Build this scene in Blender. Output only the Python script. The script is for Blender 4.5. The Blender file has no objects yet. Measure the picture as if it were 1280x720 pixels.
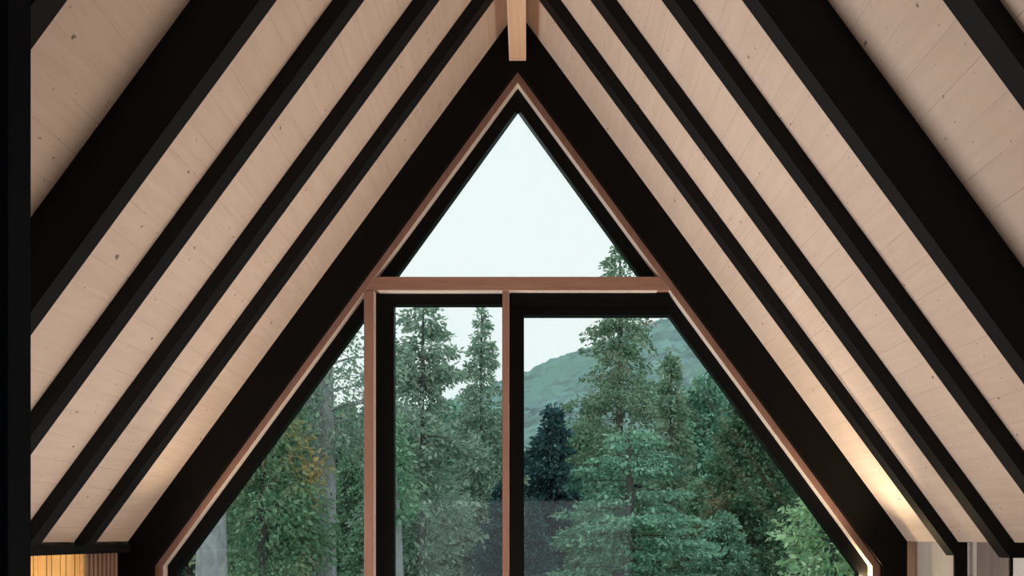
import bpy, bmesh, math, random
import numpy as np
from mathutils import Vector, noise

sc = bpy.context.scene
col = sc.collection
EYE, CX, F = 1.6, 0.059, 1212.0      # camera height, camera offset from the ridge, focal length in pixels
VX, VY = 660.0, 672.0                # principal point
M = 1.363                            # roof pitch, rise over run
HP = 3.0                             # ridge line of the ceiling boards above the eye


def at(px, py, y):
    return Vector((CX + (px - VX) * y / F, y, EYE - (py - VY) * y / F))


# ------------------------------------------------------------------ helpers
def tag(o, label=None, cat=None, group=None, kind=None):
    if label: o['label'] = label
    if cat: o['category'] = cat
    if group: o['group'] = group
    if kind: o['kind'] = kind
    return o


def link(name, me, mat, parent=None):
    o = bpy.data.objects.new(name, me)
    col.objects.link(o)
    if mat and not me.materials: me.materials.append(mat)
    if parent: o.parent = parent
    return o


def prism(bm, pts, y0, y1):
    """polygon in (x, z), z above the floor, extruded from y0 to y1"""
    a = [bm.verts.new((x, y0, z)) for x, z in pts]
    b = [bm.verts.new((x, y1, z)) for x, z in pts]
    n = len(pts)
    bm.faces.new(a)
    bm.faces.new(b[::-1])
    for i in range(n):
        bm.faces.new((a[i], b[i], b[(i + 1) % n], a[(i + 1) % n]))


def box(bm, x0, x1, y0, y1, z0, z1):
    prism(bm, [(x0, z0), (x1, z0), (x1, z1), (x0, z1)], y0, y1)


def build(name, bm, mat, parent=None, bevel=0.0):
    bmesh.ops.recalc_face_normals(bm, faces=bm.faces)
    if bevel:
        bmesh.ops.bevel(bm, geom=list(bm.edges), offset=bevel, segments=1, affect='EDGES', clamp_overlap=True)
        bmesh.ops.recalc_face_normals(bm, faces=bm.faces)
    me = bpy.data.meshes.new(name)
    bm.to_mesh(me); bm.free()
    return link(name, me, mat, parent)


def mirror(pts, s):
    return [(x * s, z) for x, z in pts]


# ------------------------------------------------------------------ materials
def new_mat(name):
    m = bpy.data.materials.new(name); m.use_nodes = True
    nt = m.node_tree; nt.nodes.clear()
    out = nt.nodes.new('ShaderNodeOutputMaterial')
    return m, nt, out


def N(nt, t, **kw):
    n = nt.nodes.new(t)
    for k, v in kw.items():
        if k.startswith('i_'): n.inputs[k[2:].replace('_', ' ')].default_value = v
        else: setattr(n, k, v)
    return n


def mathn(nt, op, a, b=None, c=None, clamp=False):
    n = nt.nodes.new('ShaderNodeMath'); n.operation = op; n.use_clamp = clamp
    for i, v in enumerate((a, b, c)):
        if v is None: continue
        if isinstance(v, (int, float)): n.inputs[i].default_value = v
        else: nt.links.new(v, n.inputs[i])
    return n.outputs[0]


def mixc(nt, fac, a, b, blend='MIX'):
    n = nt.nodes.new('ShaderNodeMix'); n.data_type = 'RGBA'; n.blend_type = blend
    if isinstance(fac, (int, float)): n.inputs[0].default_value = fac
    else: nt.links.new(fac, n.inputs[0])
    for i, v in ((6, a), (7, b)):
        if isinstance(v, tuple): n.inputs[i].default_value = (*v, 1)
        else: nt.links.new(v, n.inputs[i])
    return n.outputs[2]


def mapr(nt, v, a, b, c, d):
    n = nt.nodes.new('ShaderNodeMapRange')
    nt.links.new(v, n.inputs[0])
    for i, x in enumerate((a, b, c, d)): n.inputs[i + 1].default_value = x
    return n.outputs[0]


def pale_boards(name, base, dark, board=0.117, seam=0.32, knots=True):
    """whitewashed boards running along the room (object y); seams, knots, soft grain"""
    m, nt, out = new_mat(name)
    p = N(nt, 'ShaderNodeBsdfPrincipled', i_Roughness=0.62)
    p.inputs['Specular IOR Level'].default_value = 0.25
    tc = N(nt, 'ShaderNodeTexCoord'); sx = N(nt, 'ShaderNodeSeparateXYZ')
    nt.links.new(tc.outputs['Object'], sx.inputs[0])
    s = mathn(nt, 'MULTIPLY', sx.outputs[2], 1 / math.sin(math.atan(M)))     # distance up the slope
    side = mathn(nt, 'SIGN', sx.outputs[0])
    s2 = mathn(nt, 'ADD', s, mathn(nt, 'MULTIPLY', side, 7.31))
    q = mathn(nt, 'DIVIDE', s2, board)
    idx = mathn(nt, 'FLOOR', q); fr = mathn(nt, 'FRACT', q)
    comb = N(nt, 'ShaderNodeCombineXYZ')
    nt.links.new(s2, comb.inputs[0]); nt.links.new(sx.outputs[1], comb.inputs[1]); nt.links.new(idx, comb.inputs[2])
    # grain stretched along y
    mp = N(nt, 'ShaderNodeMapping'); mp.inputs['Scale'].default_value = (26, 2.2, 1)
    nt.links.new(comb.outputs[0], mp.inputs[0])
    g = N(nt, 'ShaderNodeTexNoise', i_Scale=1.0, i_Detail=6.0, i_Roughness=0.6, i_Distortion=0.6)
    nt.links.new(mp.outputs[0], g.inputs['Vector'])
    big = N(nt, 'ShaderNodeTexNoise', i_Scale=2.3, i_Detail=3.0)
    nt.links.new(tc.outputs['Object'], big.inputs['Vector'])
    wn = N(nt, 'ShaderNodeTexWhiteNoise', noise_dimensions='1D'); nt.links.new(idx, wn.inputs['W'])
    c = mixc(nt, mapr(nt, g.outputs[0], 0.35, 0.72, 0, 0.5), base, dark)
    c = mixc(nt, mapr(nt, big.outputs[0], 0.35, 0.75, 0, 0.35), c, dark)
    c = mixc(nt, mapr(nt, wn.outputs[0], 0, 1, 0, 0.16), c, dark)
    # seams, broken up
    e = mathn(nt, 'ABSOLUTE', mathn(nt, 'SUBTRACT', fr, 0.5))
    line = mapr(nt, e, 0.478, 0.496, 0, 1)
    br = N(nt, 'ShaderNodeTexNoise', i_Scale=3.7, i_Detail=2.0)
    nt.links.new(comb.outputs[0], br.inputs['Vector'])
    line = mathn(nt, 'MULTIPLY', line, mapr(nt, br.outputs[0], 0.42, 0.62, 0.05, seam))
    c = mixc(nt, line, c, (0.10, 0.06, 0.045))
    if knots:
        for sc_, th, amt, seed in ((5.0, 0.036, 0.75, 0.0), (9.0, 0.04, 0.5, 3.3), (14.0, 0.05, 0.35, 7.1)):
            mk = N(nt, 'ShaderNodeMapping'); mk.inputs['Scale'].default_value = (1, 0.62, 0); mk.inputs['Location'].default_value = (seed, seed, 0)
            wv = N(nt, 'ShaderNodeTexNoise', i_Scale=38.0, i_Detail=2.0); nt.links.new(comb.outputs[0], wv.inputs['Vector'])
            ad = N(nt, 'ShaderNodeVectorMath', operation='MULTIPLY_ADD'); ad.inputs[1].default_value = (0.03, 0.03, 0)
            nt.links.new(wv.outputs['Color'], ad.inputs[0]); nt.links.new(comb.outputs[0], ad.inputs[2])
            nt.links.new(ad.outputs[0], mk.inputs[0])
            v = N(nt, 'ShaderNodeTexVoronoi', i_Scale=sc_, voronoi_dimensions='2D'); nt.links.new(mk.outputs[0], v.inputs['Vector'])
            cs = N(nt, 'ShaderNodeSeparateXYZ'); nt.links.new(v.outputs['Color'], cs.inputs[0])
            rad = mathn(nt, 'MULTIPLY', cs.outputs[0], th)
            k = mathn(nt, 'LESS_THAN', v.outputs['Distance'], rad)
            k = mathn(nt, 'MULTIPLY', k, mathn(nt, 'LESS_THAN', cs.outputs[1], 0.55))
            c = mixc(nt, mathn(nt, 'MULTIPLY', k, amt), c, (0.10, 0.055, 0.04))
    nt.links.new(c, p.inputs['Base Color'])
    bp = N(nt, 'ShaderNodeBump', i_Strength=0.15, i_Distance=0.004)
    h = mathn(nt, 'SUBTRACT', g.outputs[0], line)
    nt.links.new(h, bp.inputs['Height']); nt.links.new(bp.outputs[0], p.inputs['Normal'])
    nt.links.new(p.outputs[0], out.inputs[0])
    return m


def grain(name, base, dark, scale=(30, 30, 2), rough=0.5, spec=0.4, bump=0.1):
    m, nt, out = new_mat(name)
    p = N(nt, 'ShaderNodeBsdfPrincipled', i_Roughness=rough); p.inputs['Specular IOR Level'].default_value = spec
    tc = N(nt, 'ShaderNodeTexCoord'); mp = N(nt, 'ShaderNodeMapping'); mp.inputs['Scale'].default_value = scale
    nt.links.new(tc.outputs['Object'], mp.inputs[0])
    g = N(nt, 'ShaderNodeTexNoise', i_Scale=1.0, i_Detail=6.0, i_Roughness=0.6, i_Distortion=0.4)
    nt.links.new(mp.outputs[0], g.inputs['Vector'])
    c = mixc(nt, mapr(nt, g.outputs[0], 0.3, 0.72, 0, 1), base, dark)
    nt.links.new(c, p.inputs['Base Color'])
    bp = N(nt, 'ShaderNodeBump', i_Strength=bump, i_Distance=0.003)
    nt.links.new(g.outputs[0], bp.inputs['Height']); nt.links.new(bp.outputs[0], p.inputs['Normal'])
    nt.links.new(p.outputs[0], out.inputs[0])
    return m


def leaf_mat(name, c1, c2, c3=None, f3=0.0):
    m, nt, out = new_mat(name)
    d = N(nt, 'ShaderNodeBsdfDiffuse'); t = N(nt, 'ShaderNodeBsdfTranslucent'); mx = N(nt, 'ShaderNodeMixShader'); mx.inputs[0].default_value = 0.35
    g = N(nt, 'ShaderNodeNewGeometry')
    c = mixc(nt, g.outputs['Random Per Island'], c1, c2)
    if c3:
        tc = N(nt, 'ShaderNodeTexCoord'); n = N(nt, 'ShaderNodeTexNoise', i_Scale=0.7, i_Detail=3.0)
        nt.links.new(tc.outputs['Object'], n.inputs['Vector'])
        c = mixc(nt, mapr(nt, n.outputs[0], 0.62 - f3, 0.72 - f3, 0, 1), c, c3)
    nt.links.new(c, d.inputs[0]); nt.links.new(c, t.inputs[0])
    nt.links.new(d.outputs[0], mx.inputs[1]); nt.links.new(t.outputs[0], mx.inputs[2]); nt.links.new(mx.outputs[0], out.inputs[0])
    return m


MT = {}
MT['ceiling'] = pale_boards('whitewashed boards', (0.73, 0.59, 0.495), (0.57, 0.435, 0.35))
MT['wall'] = grain('pale limed wall boards', (0.62, 0.60, 0.56), (0.52, 0.49, 0.455), (2, 18, 2), 0.7, 0.2)
MT['greywall'] = grain('weathered grey boards', (0.30, 0.255, 0.24), (0.20, 0.165, 0.15), (40, 12, 1.5), 0.7, 0.2)
MT['black'] = grain('black stained beam', (0.0085, 0.0088, 0.0096), (0.006, 0.006, 0.0068), (20, 3, 20), 0.6, 0.13)
MT['gable_black'] = grain('warm black stained beam', (0.006, 0.005, 0.0045), (0.004, 0.0035, 0.003), (20, 3, 20), 0.6, 0.08)
MT['sash'] = grain('black painted sash', (0.004, 0.0042, 0.0045), (0.003, 0.003, 0.0033), (8, 8, 8), 0.4, 0.12, 0.02)
MT['column'] = grain('blue black painted steel', (0.0015, 0.003, 0.0065), (0.001, 0.002, 0.005), (6, 6, 1), 0.6, 0.04, 0.02)
MT['brown'] = grain('reddish brown oiled timber', (0.37, 0.20, 0.145), (0.28, 0.145, 0.105), (40, 40, 3), 0.5, 0.3)
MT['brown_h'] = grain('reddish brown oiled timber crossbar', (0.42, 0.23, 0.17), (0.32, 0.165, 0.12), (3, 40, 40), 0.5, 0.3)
MT['lit_reveal'] = grain('frame timber with light painted in', (0.86, 0.76, 0.68), (0.74, 0.62, 0.54), (40, 40, 3), 0.5, 0.3)  # same frame timber, light on its inner faces painted as a paler colour
MT['ridge'] = grain('honey coloured planed timber', (0.80, 0.53, 0.36), (0.68, 0.43, 0.28), (60, 2.5, 3), 0.5, 0.3)
MT['ridge_edge'] = grain('pale timber edge band', (0.80, 0.56, 0.42), (0.70, 0.47, 0.34), (60, 2.5, 3), 0.5, 0.3)
MT['floor'] = grain('oak floor', (0.30, 0.235, 0.18), (0.24, 0.18, 0.13), (12, 1.2, 12), 0.45, 0.4)
MT['cab'] = grain('yellow pine boards', (0.72, 0.50, 0.26), (0.55, 0.33, 0.15), (45, 45, 1.2), 0.5, 0.3)
MT['cab_side'] = grain('reddish fluted pine', (0.46, 0.29, 0.21), (0.34, 0.20, 0.14), (45, 45, 1.2), 0.5, 0.3)
MT['white'] = grain('white painted panel', (0.80, 0.79, 0.76), (0.76, 0.75, 0.72), (4, 4, 4), 0.5, 0.3, 0.02)
MT['trim'] = grain('peach timber trim', (0.82, 0.60, 0.45), (0.70, 0.47, 0.34), (40, 40, 3), 0.5, 0.3)
MT['bark_pale'] = grain('pale grey bark', (0.40, 0.42, 0.43), (0.20, 0.22, 0.23), (9, 9, 5), 0.9, 0.1, 0.6)
MT['bark'] = grain('brown grey bark', (0.13, 0.135, 0.135), (0.06, 0.062, 0.06), (10, 10, 3), 0.9, 0.1, 0.6)
MT['soil'] = grain('forest floor', (0.035, 0.06, 0.035), (0.02, 0.03, 0.018), (1, 1, 1), 1.0, 0.05, 0.5)
MT['leaf_mid'] = leaf_mat('mid green needles', (0.110, 0.241, 0.155), (0.341, 0.540, 0.365))
MT['leaf_light'] = leaf_mat('light green needles', (0.096, 0.240, 0.166), (0.384, 0.648, 0.474), (0.072, 0.180, 0.141), 0.07)
MT['leaf_blue'] = leaf_mat('dark blue green needles', (0.035, 0.095, 0.105), (0.10, 0.19, 0.19))
MT['leaf_dark'] = leaf_mat('deep green needles', (0.068, 0.149, 0.092), (0.194, 0.311, 0.188), (0.244, 0.194, 0.110), 0.06)
MT['leaf_autumn'] = leaf_mat('green and ochre leaves', (0.120, 0.252, 0.154), (0.288, 0.456, 0.282), (0.600, 0.432, 0.192), 0.08)
MT['leaf_spruce'] = leaf_mat('fresh spruce needles', (0.194, 0.390, 0.221), (0.607, 0.800, 0.486))
MT['leaf_grey'] = leaf_mat('grey green pine needles', (0.170, 0.276, 0.210), (0.462, 0.598, 0.476))
MT['leaf_olive'] = leaf_mat('olive grey needles', (0.121, 0.218, 0.143), (0.341, 0.481, 0.332), (0.268, 0.218, 0.155), 0.02)

# glass: clear pane with a plain surface reflection
m, nt, out = new_mat('window glass')
tr = N(nt, 'ShaderNodeBsdfTransparent'); tr.inputs[0].default_value = (0.985, 0.995, 0.99, 1)
gl = N(nt, 'ShaderNodeBsdfGlossy', i_Roughness=0.03); gl.inputs[0].default_value = (1, 1, 1, 1)
lw = N(nt, 'ShaderNodeFresnel', i_IOR=1.30); mx = N(nt, 'ShaderNodeMixShader')
nt.links.new(lw.outputs[0], mx.inputs[0]); nt.links.new(tr.outputs[0], mx.inputs[1]); nt.links.new(gl.outputs[0], mx.inputs[2])
nt.links.new(mx.outputs[0], out.inputs[0]); MT['glass'] = m

# forested hillside
m, nt, out = new_mat('forested hillside')
d = N(nt, 'ShaderNodeBsdfDiffuse'); tc = N(nt, 'ShaderNodeTexCoord')
v = N(nt, 'ShaderNodeTexVoronoi', i_Scale=0.22); nt.links.new(tc.outputs['Object'], v.inputs['Vector'])
n2 = N(nt, 'ShaderNodeTexNoise', i_Scale=0.03, i_Detail=5.0); nt.links.new(tc.outputs['Object'], n2.inputs['Vector'])
sx = N(nt, 'ShaderNodeSeparateXYZ'); nt.links.new(v.outputs['Color'], sx.inputs[0])
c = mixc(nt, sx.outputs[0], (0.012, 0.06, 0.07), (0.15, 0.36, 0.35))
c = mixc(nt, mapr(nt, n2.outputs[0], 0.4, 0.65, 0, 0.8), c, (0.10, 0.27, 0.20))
nt.links.new(c, d.inputs[0]); nt.links.new(d.outputs[0], out.inputs[0]); MT['hill'] = m

m, nt, out = new_mat('mountain haze')
vs = N(nt, 'ShaderNodeVolumeScatter', i_Density=0.0078); vs.inputs['Color'].default_value = (0.97, 0.995, 1.0, 1)
nt.links.new(vs.outputs[0], out.inputs['Volume']); MT['haze'] = m

# ------------------------------------------------------------------ room shell
R = EYE + HP                 # ridge height of the ceiling boards
XW = 2.217                   # where the slope meets the knee wall
ZK = R - M * XW
for s in (-1, 1):
    bm = bmesh.new()
    prism(bm, mirror([(0, R), (XW, ZK), (2.42, ZK), (2.42, ZK + 0.2), (0, R + 0.29)], s), -4.5, 5.72)
    tag(build('ceiling', bm, MT['ceiling']),
        'pale whitewashed board ceiling slope on the %s' % ('left' if s < 0 else 'right'), 'ceiling', kind='structure')
bm = bmesh.new(); box(bm, -3.3, 2.42, -4.6, 5.9, -0.12, 0)
tag(build('floor', bm, MT['floor']), 'oak board floor of the attic room', 'floor', kind='structure')

# right knee wall, three bays with their own finishes
bm = bmesh.new(); box(bm, 2.28, 2.42, 4.30, 4.80, 0, ZK)
tag(build('wall_right', bm, MT['greywall']), 'grey weathered board knee wall under the right slope', 'wall', kind='structure')
bm = bmesh.new(); box(bm, 2.28, 2.42, 4.80, 5.72, 0, ZK)
tag(build('wall_right', bm, MT['wall']), 'pale knee wall beside the gable beam on the right', 'wall', kind='structure')
bm = bmesh.new(); box(bm, 2.28, 2.42, -4.5, 4.30, 0, ZK)
tag(build('wall_right', bm, MT['wall']), 'pale knee wall near the viewer on the right', 'wall', kind='structure')
# left knee wall with an open nook under the header
bm = bmesh.new(); box(bm, -2.42, -2.28, -4.5, 3.0, 0, ZK)
tag(build('wall_left', bm, MT['wall']), 'pale knee wall under the left slope', 'wall', kind='structure')
bm = bmesh.new(); box(bm, -3.3, -3.2, 2.9, 5.72, 0, ZK - 0.1); box(bm, -3.2, -2.42, 2.9, 3.0, 0, ZK - 0.1)
tag(build('wall_nook', bm, MT['wall']), 'outer wall of the low nook on the left', 'wall', kind='structure')
bm = bmesh.new(); box(bm, -3.3, -2.29, 2.9, 5.72, ZK - 0.06, ZK)
tag(build('ceiling_nook', bm, MT['wall']), 'flat ceiling of the low nook on the left', 'ceiling', kind='structure')
# back wall with a wide window opening behind the viewer
bm = bmesh.new()
prism(bm, [(-2.42, 0), (2.42, 0), (2.42, 0.25), (-2.42, 0.25)], -4.6, -4.5)
prism(bm, [(-2.42, 0.25), (-1.75, 0.25), (-1.75, 2.2), (-2.42, ZK + .15)], -4.6, -4.5)
prism(bm, [(1.75, 0.25), (2.42, 0.25), (2.42, ZK + .15), (1.75, 2.2)], -4.6, -4.5)
prism(bm, [(-1.75, 2.2), (1.75, 2.2), (0.0, R + .1)], -4.6, -4.5)
tag(build('wall_back', bm, MT['greywall']), 'gable wall behind the viewer with a wide window opening', 'wall', kind='structure')

# ------------------------------------------------------------------ rafters
RA = [(4.861, 0.095, 1.033), (4.298, 0.102, 1.033), (3.714, 0.092, 1.033), (2.993, 0.08, 1.108), (2.398, 0.09, 1.031)]
NAME = ['nearest the gable window', 'second from the gable window', 'third from the gable window', '', 'highest in the corner of the view']
for i, (d, th, r) in enumerate(RA):
    hr = EYE + HP / r
    for s in (-1, 1):
        x0 = 0.049
        sd = 'left' if s < 0 else 'right'
        bm = bmesh.new()
        xe = 2.197
        if s > 0: pts = [(x0, R - M * x0), (XW, ZK), (2.279, ZK), (2.279, hr - M * xe), (xe, hr - M * xe), (x0, hr - M * x0)]
        else: pts = [(x0, R - M * x0), (XW, ZK), (XW, ZK - .014), ((hr - ZK + .014) / M, ZK - .014), (x0, hr - M * x0)]
        if s > 0 and i == 3: pts = [(x0, R - M * x0), (XW, ZK), (2.279, ZK), (2.279, ZK - .05), ((hr - ZK + .05) / M, ZK - .05), (x0, hr - M * x0)]
        big = i == 3
        o = build('main_beam' if big else 'rafter', bm_ := (prism(bm, mirror(pts, s), d, d + th), bm)[1], MT['black'])
        if big:
            lab = 'deep wide black main beam crossing the upper %s ceiling' % sd
            tag(o, lab, 'beam', 'deep main beams')
        elif i == 4:
            tag(o, 'slim black rafter cut off in the top %s corner of the view' % sd, 'rafter', 'slim black rafters')
        else:
            tag(o, 'slim black rafter on the %s slope, %s' % (sd, NAME[i]), 'rafter', 'slim black rafters')
        if s > 0:
            zf = ZK - .05 if big else hr - M * xe
            bm = bmesh.new(); box(bm, xe, 2.279, d, d + .014, 0, zf)
            build('post', bm, MT['black'], o)

# header rail along the left knee line
bm = bmesh.new(); box(bm, -2.289, -2.20, 3.0, 5.516, ZK - 0.062, ZK - 0.0145)
tag(build('header_rail', bm, MT['black'], bevel=.0015), 'long black horizontal rail over the wooden cabinet on the left', 'rail')

# ridge beam
bm = bmesh.new(); box(bm, -0.036, 0.036, -4.45, 5.500, EYE + 2.717, R - M * 0.049)
rb = build('ridge_beam', bm, MT['ridge'])
tag(rb, 'honey coloured timber ridge beam hanging at the peak over the window', 'beam')
for s in (-1, 1):
    bm = bmesh.new(); x = sorted((s * 0.036, s * 0.048)); box(bm, x[0], x[1], -4.45, 5.500, EYE + 2.713, R - M * 0.049)
    build('edge_strip', bm, MT['ridge_edge'], rb)
bm = bmesh.new(); box(bm, -0.048, 0.048, 5.5005, 5.516, EYE + 2.713, R - M * 0.049)
build('edge_strip', bm, MT['ridge_edge'], rb)

# ------------------------------------------------------------------ gable beams
HG = EYE + 2.672
YG0, YG1 = 5.517, 5.72
XI = 2.08
for s in (-1, 1):
    xo = 2.276 if s < 0 else XW
    bm = bmesh.new()
    pts = [(0, R), (XW, ZK), (XW, ZK - .03), (XI, HG - M * XI), (0, HG)]
    o = build('gable_beam', (prism(bm, mirror(pts, s), YG0, YG1), bm)[1], MT['gable_black'])
    tag(o, 'wide black gable beam framing the %s side of the big window' % ('left' if s < 0 else 'right'), 'beam', 'gable beams')
    bm = bmesh.new()
    prism(bm, mirror([(XW, ZK - .03), (XI, HG - M * XI), (XI, 0), (xo, 0), (xo, ZK - .03)], s), YG0, YG1)
    build('post', bm, MT['gable_black'], o)
# peach trim beside the right gable post
bm = bmesh.new(); box(bm, XW + .001, XW + 0.018, 5.53, 5.70, 0, ZK - .002); box(bm, XW + 0.018, 2.279, 5.55, 5.70, 0, ZK - .002)
tag(build('trim_right', bm, MT['trim']), 'narrow peach timber trim beside the right gable post', 'trim', kind='structure')
bm = bmesh.new(); box(bm, 2.262, 2.279, 4.84, 4.86, 0, ZK - .002)
tag(build('trim_knee', bm, MT['wall']), 'narrow pale strip where the grey wall meets the black post', 'trim', kind='structure')

# white panel in front of the second rafter's foot
bm = bmesh.new(); box(bm, 2.204, 2.279, 3.82, 4.290, 0, EYE - 0.089)
wp = build('wall_panel', bm, MT['white'], bevel=.003)
tag(wp, 'white painted panel in the bottom right corner below a black rafter', 'panel')

# ------------------------------------------------------------------ timber frame of the window wall
YF, YS, YB = 5.56, 5.625, 5.70        # timber face, sash face, back
HF = EYE + 2.610                     # inner edge of the raked frame
tagd = {}
for s in (-1, 1):
    bm = bmesh.new()
    pts = [(0, HG - .002), (XI - .001, HG - M * XI), (XI - .001, 0), (XI - .045, 0), (XI - .045, HF - M * (XI - .045)), (0, HF)]
    o = build('raked_frame', (prism(bm, mirror(pts, s), YF, YB), bm)[1], MT['brown'])
    tag(o, 'reddish brown raked timber frame inside the %s black gable beam' % ('left' if s < 0 else 'right'), 'frame', 'raked window frames')
    # thin skin on the inner faces, their light put into a paler colour
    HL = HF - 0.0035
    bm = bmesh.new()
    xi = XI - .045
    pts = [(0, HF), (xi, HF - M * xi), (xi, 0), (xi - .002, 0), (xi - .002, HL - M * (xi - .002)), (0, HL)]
    build('lit_face', (prism(bm, mirror(pts, s), YF + .002, YB), bm)[1], MT['lit_reveal'], o)

ZC1 = EYE + (VY - 346) * YF / F      # crossbar top and bottom
ZC0 = EYE + (VY - 362.5) * YF / F
HL = HF - .0037
xa = (HL - ZC1) / M; xb = (HL - ZC0) / M
bm = bmesh.new(); prism(bm, [(-xb, ZC0), (xb, ZC0), (xa, ZC1), (-xa, ZC1)], YF, YB)
cb = build('crossbar', bm, MT['brown_h'])
tag(cb, 'horizontal reddish brown timber crossbar under the triangular window', 'crossbar')
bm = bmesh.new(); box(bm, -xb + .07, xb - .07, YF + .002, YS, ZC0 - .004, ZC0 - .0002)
build('lit_face', bm, MT['lit_reveal'], cb)  # lit underside of the crossbar, brightness put into the colour

PL0, PL1 = CX + (455 - VX) * YF / F, CX + (467 - VX) * YF / F
ML0, ML1 = CX + (628 - VX) * YF / F, CX + (636 - VX) * YF / F
def upright(name, x0, x1, label, lin):
    bm = bmesh.new(); box(bm, x0, x1, YF, YB, 0, ZC0 - .0045)
    o = build(name, bm, MT['brown']); tag(o, label, 'post')
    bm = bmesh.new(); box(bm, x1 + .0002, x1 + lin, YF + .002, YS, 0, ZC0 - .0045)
    build('lit_face', bm, MT['lit_reveal'], o)  # bright side face of the upright, light put into its colour
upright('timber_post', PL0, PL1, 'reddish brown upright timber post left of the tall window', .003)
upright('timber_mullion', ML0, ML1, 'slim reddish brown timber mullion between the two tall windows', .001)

HS = EYE + 537 * YS / F              # inner edge of black sash on the rake
HO = HL - .001                       # outer edge of the sash

def pane(pts, parent):
    bm = bmesh.new(); prism(bm, pts, 5.668, 5.674)
    return build('pane', bm, MT['glass'], parent)

def sash(name, outer, inner, label, y0=YS, y1=5.70):
    """ring of bars between an outer and an inner outline with the same number of corners"""
    bm = bmesh.new(); n = len(outer)
    for i in range(n):
        j = (i + 1) % n
        q = [outer[i], outer[j], inner[j], inner[i]]
        if abs(outer[i][0] - inner[i][0]) + abs(outer[i][1] - inner[i][1]) + abs(outer[j][0] - inner[j][0]) + abs(outer[j][1] - inner[j][1]) < 1e-4: continue
        qq = []
        for p_ in q:
            if not qq or (abs(p_[0] - qq[-1][0]) + abs(p_[1] - qq[-1][1])) > 1e-5: qq.append(p_)
        if len(qq) > 2: prism(bm, qq, y0, y1)
    o = build(name, bm, MT['sash']); tag(o, label, 'window', kind='structure')
    pane(inner, o)
    return o
e = .0012
zt = ZC1 + e
sash('window_1', [(-(HO - zt) / M, zt), ((HO - zt) / M, zt), (0, HO)],
     [(-(HS - zt - .012) / M, zt + .002), ((HS - zt - .012) / M, zt + .002), (0, HS)], 'triangular top window in a black sash under the peak')
zb = 0.12
xv = XI - .052
# left triangle
x1 = PL0 - e
sash('window_2', [(-xv, zb), (x1, zb), (x1, HO + M * x1), (-xv, HO - M * xv)],
     [(-xv + .05, zb + .08), (x1 - .001, zb + .08), (x1 - .001, HS + M * (x1 - .001)), (-xv + .05, HS - M * (xv - .05))],
     'left sloping window in a black sash below the left gable beam')
# centre left, tall
def X(px, y=YS): return CX + (px - VX) * y / F
def Z(py, y=YS): return EYE + (VY - py) * y / F
x0, x1 = PL1 + .0035, ML0 - e
zt = ZC0 - .0052
sash('window_3', [(x0, zb), (x1, zb), (x1, zt), (x0, zt)], [(X(492.5), zb + .08), (x1 - .002, zb + .08), (x1 - .002, Z(380.5)), (X(492.5), Z(380.5))],
     'narrow tall window in a black sash left of the slim mullion')
x0 = ML1 + .0015
xr = (HO - zt) / M
zi = Z(394)
sash('window_4', [(x0, zb), (xv, zb), (xv, HO - M * xv), (xr, zt), (x0, zt)],
     [(X(655), zb + .08), (xv - .05, zb + .08), (xv - .05, HS - M * (xv - .05)), ((HS - zi) / M, zi), (X(655), zi)],
     'large window with a sloping right edge in a black sash right of the mullion')
# stepped outer stop on the head of window 4
bm = bmesh.new(); box(bm, x0 + .01, (HO - Z(384)) / M - .05, YS - .018, YS - .0005, Z(383.5), zt - .001)
build('window_stop', bm, MT['sash'], bpy.data.objects['window_4'])

# ------------------------------------------------------------------ wooden cabinet in the nook
cab = bpy.data.objects.new('wooden_cabinet', None); col.objects.link(cab); cab.location = (-2.62, 5.3, 0)
tag(cab, 'wooden cabinet with yellow pine front and fluted side under the black rail', 'cabinet')
zc = ZK - 0.0635
def local(o): o.location = (2.62, -5.3, 0)
bm = bmesh.new(); box(bm, -3.0, -2.30, 5.125, 5.50, 0.05, zc)
local(build('body', bm, MT['cab_side'], cab))
bm = bmesh.new(); x = -3.0; rnd = random.Random(4)
while x < -2.30:
    w = rnd.choice((0.032, 0.045, 0.026)); w = min(w, -2.277 - x)
    if w < .01: break
    box(bm, x, x + w - .003, 5.102 + rnd.uniform(0, .004), 5.1245, 0.05, zc); x += w
box(bm, -2.297, -2.277, 5.098, 5.1245, 0.05, zc)
local(build('front_boards', bm, MT['cab'], cab, .001))
bm = bmesh.new(); y = 5.126
while y < 5.49:
    box(bm, -2.2995, -2.276, y, y + .030, 0.05, zc); y += .052
local(build('fluted_side', bm, MT['cab_side'], cab, .003))

# ------------------------------------------------------------------ black column close to the viewer
bm = bmesh.new()
xc = CX + (39 - VX) * 2.2 / F
prism(bm, [(xc, 0), (xc, R + M * xc - .003), (xc - .22, R + M * (xc - .22) - .003), (xc - .22, 0)], 2.1, 2.2)
cl = build('steel_column', bm, MT['column'], bevel=.002)
tag(cl, 'blue black upright column filling the left edge of the view', 'column')

# ------------------------------------------------------------------ trees
def mesh_from(name, verts, faces, mat, smooth=False):
    """verts (n,3), faces (m,4) numpy"""
    me = bpy.data.meshes.new(name)
    me.vertices.add(len(verts)); me.vertices.foreach_set('co', verts.astype(np.float32).ravel())
    k = faces.shape[1]
    me.loops.add(len(faces) * k); me.loops.foreach_set('vertex_index', faces.astype(np.int32).ravel())
    me.polygons.add(len(faces)); me.polygons.foreach_set('loop_start', np.arange(0, len(faces) * k, k, dtype=np.int32))
    if smooth: me.polygons.foreach_set('use_smooth', np.ones(len(faces), dtype=bool))
    me.update(calc_edges=True); me.materials.append(mat)
    return me


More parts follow.
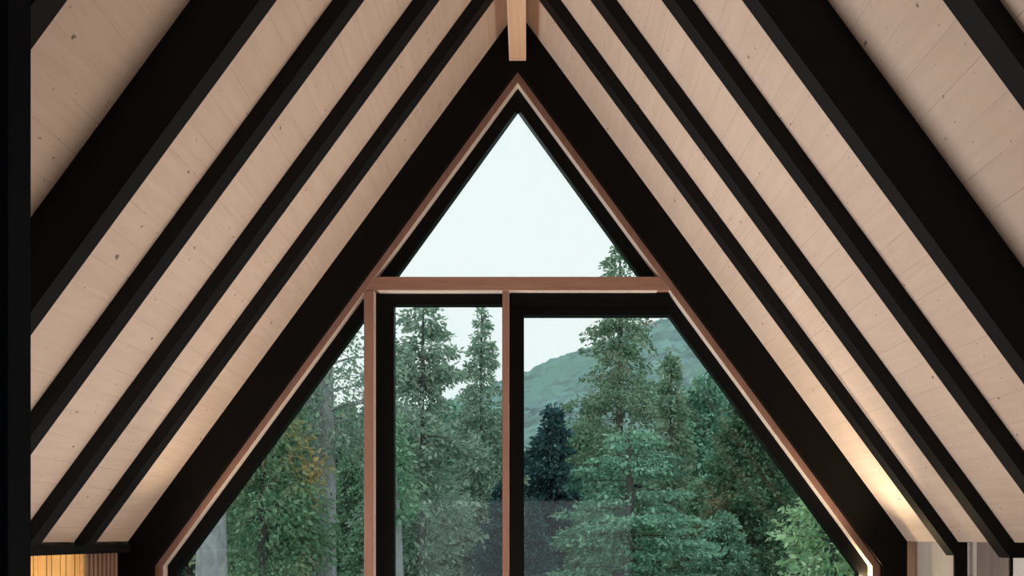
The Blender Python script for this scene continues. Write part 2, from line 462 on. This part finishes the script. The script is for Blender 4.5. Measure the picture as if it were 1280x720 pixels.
def leaves_mesh(name, P, D, L, W, rng, mat):
    """rhombic tufts at P pointing along D, length L, width W"""
    n = len(P)
    D = D / (np.linalg.norm(D, axis=1, keepdims=True) + 1e-9)
    r = rng.normal(size=(n, 3)); S = np.cross(D, r); S /= (np.linalg.norm(S, axis=1, keepdims=True) + 1e-9)
    L = L[:, None]; W = W[:, None]
    v = np.empty((n, 4, 3)); v[:, 0] = P; v[:, 1] = P + D * L * .5 + S * W; v[:, 2] = P + D * L; v[:, 3] = P + D * L * .5 - S * W
    return mesh_from(name, v.reshape(-1, 3), np.arange(n * 4).reshape(-1, 4), mat)


def tube_arrays(paths, sides=7):
    V, Fc, off = [], [], 0
    for pts, rad in paths:
        pts = np.array(pts); k = len(pts)
        ang = np.linspace(0, 2 * np.pi, sides, endpoint=False)
        t = pts[-1] - pts[0]; t /= np.linalg.norm(t)
        a = np.cross(t, [0.3, 0.9, 0.1]); a /= np.linalg.norm(a); b = np.cross(t, a)
        for i in range(k): V.append(pts[i] + rad[i] * (np.cos(ang)[:, None] * a + np.sin(ang)[:, None] * b))
        for i in range(k - 1):
            for j in range(sides):
                j2 = (j + 1) % sides
                Fc.append((off + i * sides + j, off + i * sides + j2, off + (i + 1) * sides + j2, off + (i + 1) * sides + j))
        off += k * sides
    return np.concatenate(V), np.array(Fc)


def tree(name, H, Wd, base, leaf, bark, seed, rad=.15, n_br=90, tuft=.12, per=9, spread=.13, droop=.25, power=.8, lean=0.0, gap=0.0, flat=.5, top=0.06, rise=0.1):
    """H height, Wd crown width, base fraction where the crown starts. Returns an Empty with trunk (> branches) and foliage"""
    rng = np.random.default_rng(seed)
    root = bpy.data.objects.new(name, None); col.objects.link(root)
    k = 14
    zz = np.linspace(0, H, k)
    wob = np.cumsum(rng.normal(size=(k, 2)) * .02 * H / 10, axis=0)
    tp = np.column_stack([wob[:, 0] + lean * zz, wob[:, 1], zz])
    tr_ = rad * (1 - zz / H) ** .8 + .012
    v, f = tube_arrays([(tp, tr_)], 9)
    trunk = link('trunk', mesh_from('trunk', v, f, bark, True), None, root)
    paths = []; P = []; D = []
    ts = base + (1 - base) * (1 - rng.random(n_br) ** .75 if False else rng.random(n_br))
    for t in ts:
        u = (t - base) / (1 - base)
        prof = (1 - u) ** power * min(1, .35 + u * 4) + top * (1 - u)
        if gap and noise.noise(Vector((t * 9, seed, 0))) < gap - .5: prof *= .5
        L = Wd / 2 * prof * rng.uniform(.55, 1.12) + .04
        az = rng.uniform(0, 2 * np.pi); z = t * H
        ori = np.array([np.interp(z, zz, tp[:, 0]), np.interp(z, zz, tp[:, 1]), z])
        d = np.array([math.cos(az), math.sin(az), 0.0])
        m_ = max(3, int(L / .16))
        s = np.linspace(0, 1, m_)
        lift = rise * L * s - droop * L * s ** 2 + rng.uniform(-.04, .04)
        pts = ori + d * (s * L)[:, None] + np.array([0, 0, 1.0]) * lift[:, None]
        if L > .6 and len(paths) < 90: paths.append((pts, np.linspace(.006 + .005 * L, .002, m_)))
        cnt = int(per * L / .16 * rng.uniform(.7, 1.2)) + 3
        q = rng.uniform(.12, 1.0, cnt) ** .8
        c = np.column_stack([np.interp(q, s, pts[:, i]) for i in range(3)])
        side = np.array([-d[1], d[0], 0])
        wq = spread * (1.15 - q * .75) * (0.5 + L * .55)
        off = rng.normal(size=cnt)[:, None] * side * wq[:, None] + np.column_stack([np.zeros(cnt), np.zeros(cnt), rng.normal(size=cnt) * wq * flat - .3 * wq])
        P.append(c + off)
        dd = d * rng.uniform(.2, 1, (cnt, 1)) + off * 2 + rng.normal(size=(cnt, 3)) * .45 + np.array([0, 0, -.25])
        D.append(dd)
    P = np.concatenate(P); D = np.concatenate(D)
    n = len(P)
    Lf = tuft * rng.uniform(.6, 1.4, n); Wf = Lf * rng.uniform(.16, .32, n)
    link('foliage', leaves_mesh('foliage', P, D, Lf, Wf, rng, leaf), None, root)
    if len(paths) > 12:
        v, f = tube_arrays(paths, 4)
        link('branches', mesh_from('branches', v, f, bark, True), None, trunk)
    return root


GZ = -0.6    # ground outside
def plant(o, px, dist, label, cat='tree', group=None):
    p = at(px, 600, dist); o.location = (p.x, dist, GZ); tag(o, label, cat, group)
def hgt(top_py, dist): return EYE + (VY - top_py) * dist / F - GZ
def wid(w, dist): return w * dist / F

o = tree('pine_tree', hgt(318, 18), wid(270, 18), .50, MT['leaf_grey'], MT['bark_pale'], 11, rad=.26, n_br=95, tuft=.10, per=9, spread=.28, lean=0, power=.5, droop=.5, rise=.45)
plant(o, 404, 18, 'tall pine with a pale grey trunk behind the left sloping window')
o = tree('birch_tree', hgt(60, 11), wid(300, 11), .62, MT['leaf_autumn'], MT['bark_pale'], 12, rad=.2, n_br=60, tuft=.12, per=8, spread=.2)
plant(o, 262, 11, 'thick pale birch trunk at the lower left corner of the glass')
o = tree('autumn_tree', hgt(395, 16), wid(230, 16), .12, MT['leaf_autumn'], MT['bark'], 13, rad=.10, n_br=170, tuft=.10, per=19, spread=.3, power=.55, flat=.8)
plant(o, 325, 16.5, 'bushy tree with ochre and green leaves between the two pale trunks')
o = tree('spruce_tree', hgt(374, 20), wid(190, 20), .04, MT['leaf_grey'], MT['bark'], 14, rad=.10, n_br=260, tuft=.12, per=14, spread=.24, power=.35, gap=.5)
plant(o, 527, 20, 'tall loose spruce at the left of the narrow tall window')
o = tree('spruce_tree', hgt(384, 24), wid(165, 24), .08, MT['leaf_grey'], MT['bark'], 15, rad=.09, n_br=240, tuft=.12, per=14, spread=.18, power=.8)
plant(o, 602, 24, 'pointed spruce beside the slim mullion in the narrow tall window')
o = tree('birch_tree', hgt(520, 14), wid(90, 14), .62, MT['leaf_mid'], MT['bark_pale'], 16, rad=.085, n_br=70, tuft=.10, per=9, spread=.2, lean=-.035)
plant(o, 503, 14, 'slender young birch with a thin pale stem by the black sash')
o = tree('blue_spruce', hgt(503, 26), wid(165, 26), .03, MT['leaf_blue'], MT['bark'], 17, rad=.12, n_br=260, tuft=.16, per=14, spread=.2, power=.75)
plant(o, 692, 26, 'dark blue green conifer at the left of the large window')
o = tree('spruce_tree', hgt(300, 28), wid(185, 28), .12, MT['leaf_olive'], MT['bark'], 18, rad=.17, n_br=290, tuft=.13, per=10, spread=.2, power=.55, gap=.3)
plant(o, 771, 28, 'tallest spruce, its tip showing in the triangular top window')
o = tree('fir_tree', hgt(535, 16), wid(245, 16), .10, MT['leaf_light'], MT['bark'], 19, rad=.17, n_br=120, tuft=.085, per=34, spread=.26, power=.36, flat=.16, droop=.14)
plant(o, 786, 16, 'broad light green fir with layered branches in front of the tallest spruce')
o = tree('spruce_tree', hgt(440, 24), wid(100, 24), .10, MT['leaf_olive'], MT['bark'], 20, rad=.07, n_br=190, tuft=.15, per=11, spread=.2, power=.7)
plant(o, 841, 24, 'narrow spruce with a thin straight stem right of the tallest spruce')
o = tree('fir_tree', hgt(415, 19), wid(200, 19), .05, MT['leaf_dark'], MT['bark'], 21, rad=.14, n_br=260, tuft=.11, per=22, spread=.26, power=.7)
plant(o, 945, 19, 'dark green fir with brownish patches at the right sloping edge')
o = tree('young_spruce', hgt(535, 12), wid(330, 12), .02, MT['leaf_spruce'], MT['bark'], 22, rad=.08, n_br=190, tuft=.085, per=16, spread=.16, power=.9, flat=.35, droop=.02, rise=.15)
plant(o, 1040, 12, 'bright green young spruce in the lower right corner of the glass')
o = tree('broadleaf_tree', hgt(520, 30), wid(130, 30), .08, MT['leaf_mid'], MT['bark'], 31, rad=.10, n_br=220, tuft=.2, per=12, spread=.28, power=.45, flat=.8)
plant(o, 735, 31, 'rounded mid green tree between the blue conifer and the tallest spruce')
o = tree('broadleaf_tree', hgt(470, 34), wid(150, 34), .08, MT['leaf_light'], MT['bark'], 32, rad=.10, n_br=220, tuft=.2, per=12, spread=.28, power=.45, flat=.8)
plant(o, 880, 34, 'rounded pale green tree behind the dark fir on the right')
o = tree('broadleaf_tree', hgt(500, 30), wid(130, 30), .08, MT['leaf_light'], MT['bark'], 33, rad=.10, n_br=200, tuft=.2, per=12, spread=.28, power=.45, flat=.8)
plant(o, 562, 30, 'rounded pale green tree behind the two spruces of the narrow window')

# forest wall behind: copies of three kinds
protos = []
for j, (lf, w_, pw, sd_) in enumerate(((MT['leaf_mid'], 3.6, .75, 41), (MT['leaf_blue'], 3.4, .8, 42), (MT['leaf_light'], 4.6, .5, 43))):
    protos.append(tree('forest_tree', 6.5, w_, .04, lf, MT['bark'], sd_, rad=.12, n_br=230, tuft=.18, per=16, spread=.26, power=pw, flat=.6))
rnd = random.Random(7); used = set()
def copy_tree(o, parent=None):
    c = o.copy(); col.objects.link(c); c.parent = parent
    for ch in [x for x in bpy.data.objects if x.parent == o]: copy_tree(ch, c)
    return c
spots = []
for px, y, d_ in ((215, 560, 36), (250, 500, 40), (290, 520, 37), (330, 485, 42), (365, 505, 38), (400, 475, 43), (435, 500, 37), (462, 490, 41), (500, 505, 39),
                  (540, 520, 36), (575, 530, 40), (620, 510, 38), (655, 565, 36), (675, 590, 32), (720, 570, 40), (750, 585, 34), (800, 570, 40), (825, 560, 33), (860, 530, 42),
                  (905, 520, 38), (935, 500, 44), (985, 520, 40), (1030, 560, 42), (235, 590, 27), (350, 585, 25), (440, 560, 26), (468, 600, 24), (555, 590, 25),
                  (625, 600, 22), (668, 620, 21), (725, 640, 24), (870, 600, 22), (905, 640, 18), (1000, 600, 27)):
    spots.append((px, y, d_))
KL = ['mid green forest tree', 'dark blue green forest tree', 'light green forest tree']
for i, (px, y, d_) in enumerate(spots):
    k = rnd.choice((0, 0, 1, 2))
    if 655 <= px <= 680: k = 1
    o = protos[k] if k not in used else copy_tree(protos[k])
    used.add(k)
    p = at(px, y, d_); h = p.z - GZ
    o.location = (p.x, d_, GZ); o.rotation_euler = (0, 0, rnd.uniform(0, 6.28)); q = h / 6.5
    o.scale = (q * rnd.uniform(.85, 1.2) if q < 1.2 else 1.1,) * 2 + (q,)
    if i < 23: tag(o, KL[k] + ' in the crowded tree line far behind the windows', 'tree', KL[k] + 's in the far line')
    else: tag(o, KL[k] + ' low among the undergrowth nearer the windows', 'tree', KL[k] + 's in the undergrowth')

# ground and hill
bm = bmesh.new(); nx, ny = 60, 60
grid = [[bm.verts.new((-70 + 140 * i / nx, 5.95 + 114 * j / ny, GZ + .35 * noise.noise(Vector((i * .5, j * .5, 0))) + (0 if j < 25 else (j - 25) * .05))) for i in range(nx + 1)] for j in range(ny + 1)]
for j in range(ny):
    for i in range(nx): bm.faces.new((grid[j][i], grid[j][i + 1], grid[j + 1][i + 1], grid[j + 1][i]))
tag(build('ground', bm, MT['soil']), 'mossy forest ground outside the window wall', 'ground', kind='structure')

prof = [(-600, 640), (200, 600), (420, 550), (520, 515), (600, 482), (655, 466), (690, 450), (740, 430), (780, 412), (835, 392), (900, 372), (1000, 350), (1300, 330), (2000, 320)]
pxs = [a for a, _ in prof]; pys = [b for _, b in prof]
nx, ny = 420, 130
xs = np.linspace(-220, 260, nx); V = np.empty((ny, nx, 3))
for j in range(ny):
    t = j / (ny - 1); y = 118 + (450 - 118) * t
    for i in range(nx):
        x = xs[i]; px = VX + (x - CX) * F / 450
        zc_ = EYE + (VY - np.interp(px, pxs, pys)) * 450 / F
        e_ = 1.5 + (zc_ - 1.5) * (t ** 1.5)
        c_ = noise.voronoi(Vector((x * .4, y * .4, 0)))[0][0]
        bump = (1 - min(1, c_ * 1.3)) * 2.6 + noise.noise(Vector((x * .05, y * .05, 4))) * 2
        V[j, i] = (x, y, e_ + bump * min(1, t * 4) - 1.5)
idx = np.arange(nx * ny).reshape(ny, nx)
fc = np.stack([idx[:-1, :-1], idx[:-1, 1:], idx[1:, 1:], idx[1:, :-1]], -1).reshape(-1, 4)
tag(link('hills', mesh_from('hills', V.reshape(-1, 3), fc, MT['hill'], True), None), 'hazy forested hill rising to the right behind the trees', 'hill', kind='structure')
bm = bmesh.new(); box(bm, -190, 190, 60, 110, 4, 150)
tag(build('haze', bm, MT['haze']), 'thin bluish haze in front of the distant hill', 'haze', kind='stuff')

# ------------------------------------------------------------------ sky and lights
w = bpy.data.worlds.new('sky'); sc.world = w; w.use_nodes = True
nt = w.node_tree; nt.nodes.clear()
out = nt.nodes.new('ShaderNodeOutputWorld'); bg = nt.nodes.new('ShaderNodeBackground')
tc = N(nt, 'ShaderNodeTexCoord'); n = N(nt, 'ShaderNodeTexNoise', i_Scale=2.2, i_Detail=4.0)
mp = N(nt, 'ShaderNodeMapping'); mp.inputs['Scale'].default_value = (1, 1, 2.5)
nt.links.new(tc.outputs['Generated'], mp.inputs[0]); nt.links.new(mp.outputs[0], n.inputs['Vector'])
c = mixc(nt, mapr(nt, n.outputs[0], 0.4, 0.62, 0, 1), (0.83, 0.965, 0.965), (0.90, 0.985, 0.98))
nt.links.new(c, bg.inputs[0]); bg.inputs[1].default_value = 1.28; nt.links.new(bg.outputs[0], out.inputs[0])


def area(name, loc, target, sx_, sy_, power, color, spread=math.pi):
    l = bpy.data.lights.new(name, 'AREA'); l.shape = 'RECTANGLE'; l.size = sx_; l.size_y = sy_; l.energy = power; l.color = color; l.spread = spread
    o = bpy.data.objects.new(name, l); col.objects.link(o); o.location = loc
    o.rotation_euler = (Vector(target) - Vector(loc)).to_track_quat('-Z', 'Y').to_euler()
    return o
area('fill_back', (0, -4.4, 0.42), (0, 2, 1.5), 3.2, 0.75, 8, (0.95, 0.98, 1.0))  # added fill light behind the viewer, source unseen
area('fill_left', (-2.1, 4.25, 0.75), (1.1, 4.0, 3.1), 2.3, 0.8, 35, (0.99, 0.97, 0.95), math.radians(112))  # added fill that evens out the right slope, no window modelled here
area('fill_right', (2.1, 4.25, 0.75), (-1.1, 4.0, 3.1), 2.3, 0.8, 25, (1.0, 0.87, 0.75), math.radians(112))  # added fill for the left slope, the knee wall is solid


def point_light(name, loc, power, color, size):
    l = bpy.data.lights.new(name, 'POINT'); l.energy = power; l.color = color; l.shadow_soft_size = size
    o = bpy.data.objects.new(name, l); col.objects.link(o); o.location = loc
    return o
point_light('fill_room', (-.2, 4.5, 0.7), 14, (1.0, 0.86, 0.74), .35)  # added soft fill below the view, no fixture
point_light('fill_hall', (-.2, 2.6, 0.6), 4, (1.0, 0.90, 0.82), .35)  # weak added fill nearer the viewer, not a real fixture
point_light('nook_lamp', (-2.72, 4.55, 1.05), 20, (1.0, 0.74, 0.40), .06)


def spot(name, loc, target, power, color, ang, blend=.9, size=.03):
    l = bpy.data.lights.new(name, 'SPOT'); l.energy = power; l.color = color; l.spot_size = math.radians(ang); l.spot_blend = blend; l.shadow_soft_size = size
    o = bpy.data.objects.new(name, l); col.objects.link(o); o.location = loc
    o.rotation_euler = (Vector(target) - Vector(loc)).to_track_quat('-Z', 'Y').to_euler()
    return o
spot('uplight_right', (1.80, 5.25, 1.1), (1.72, 5.22, 2.35), 58, (1.0, 0.80, 0.55), 74)
spot('uplight_left', (-1.85, 5.25, 1.0), (-1.5, 5.22, 2.4), 34, (1.0, 0.78, 0.50), 60)
point_light('corner_lamp', (1.99, 5.61, 1.36), 4.5, (1.0, 0.76, 0.42), .015)

# ------------------------------------------------------------------ camera
cam = bpy.data.cameras.new('camera'); co = bpy.data.objects.new('camera', cam); col.objects.link(co); sc.camera = co
cam.sensor_width = 36; cam.lens = F / 1280 * 36
cam.shift_x = -(VX - 640) / 1280; cam.shift_y = (VY - 360) / 1280
cam.clip_start = .05; cam.clip_end = 2000
co.location = (CX, 0, EYE); co.rotation_euler = (math.pi / 2, 0, 0)

sc.view_settings.view_transform = 'Standard'; sc.view_settings.look = 'None'
sc.view_settings.exposure = 0; sc.view_settings.gamma = 1; sc.view_settings.use_curve_mapping = False
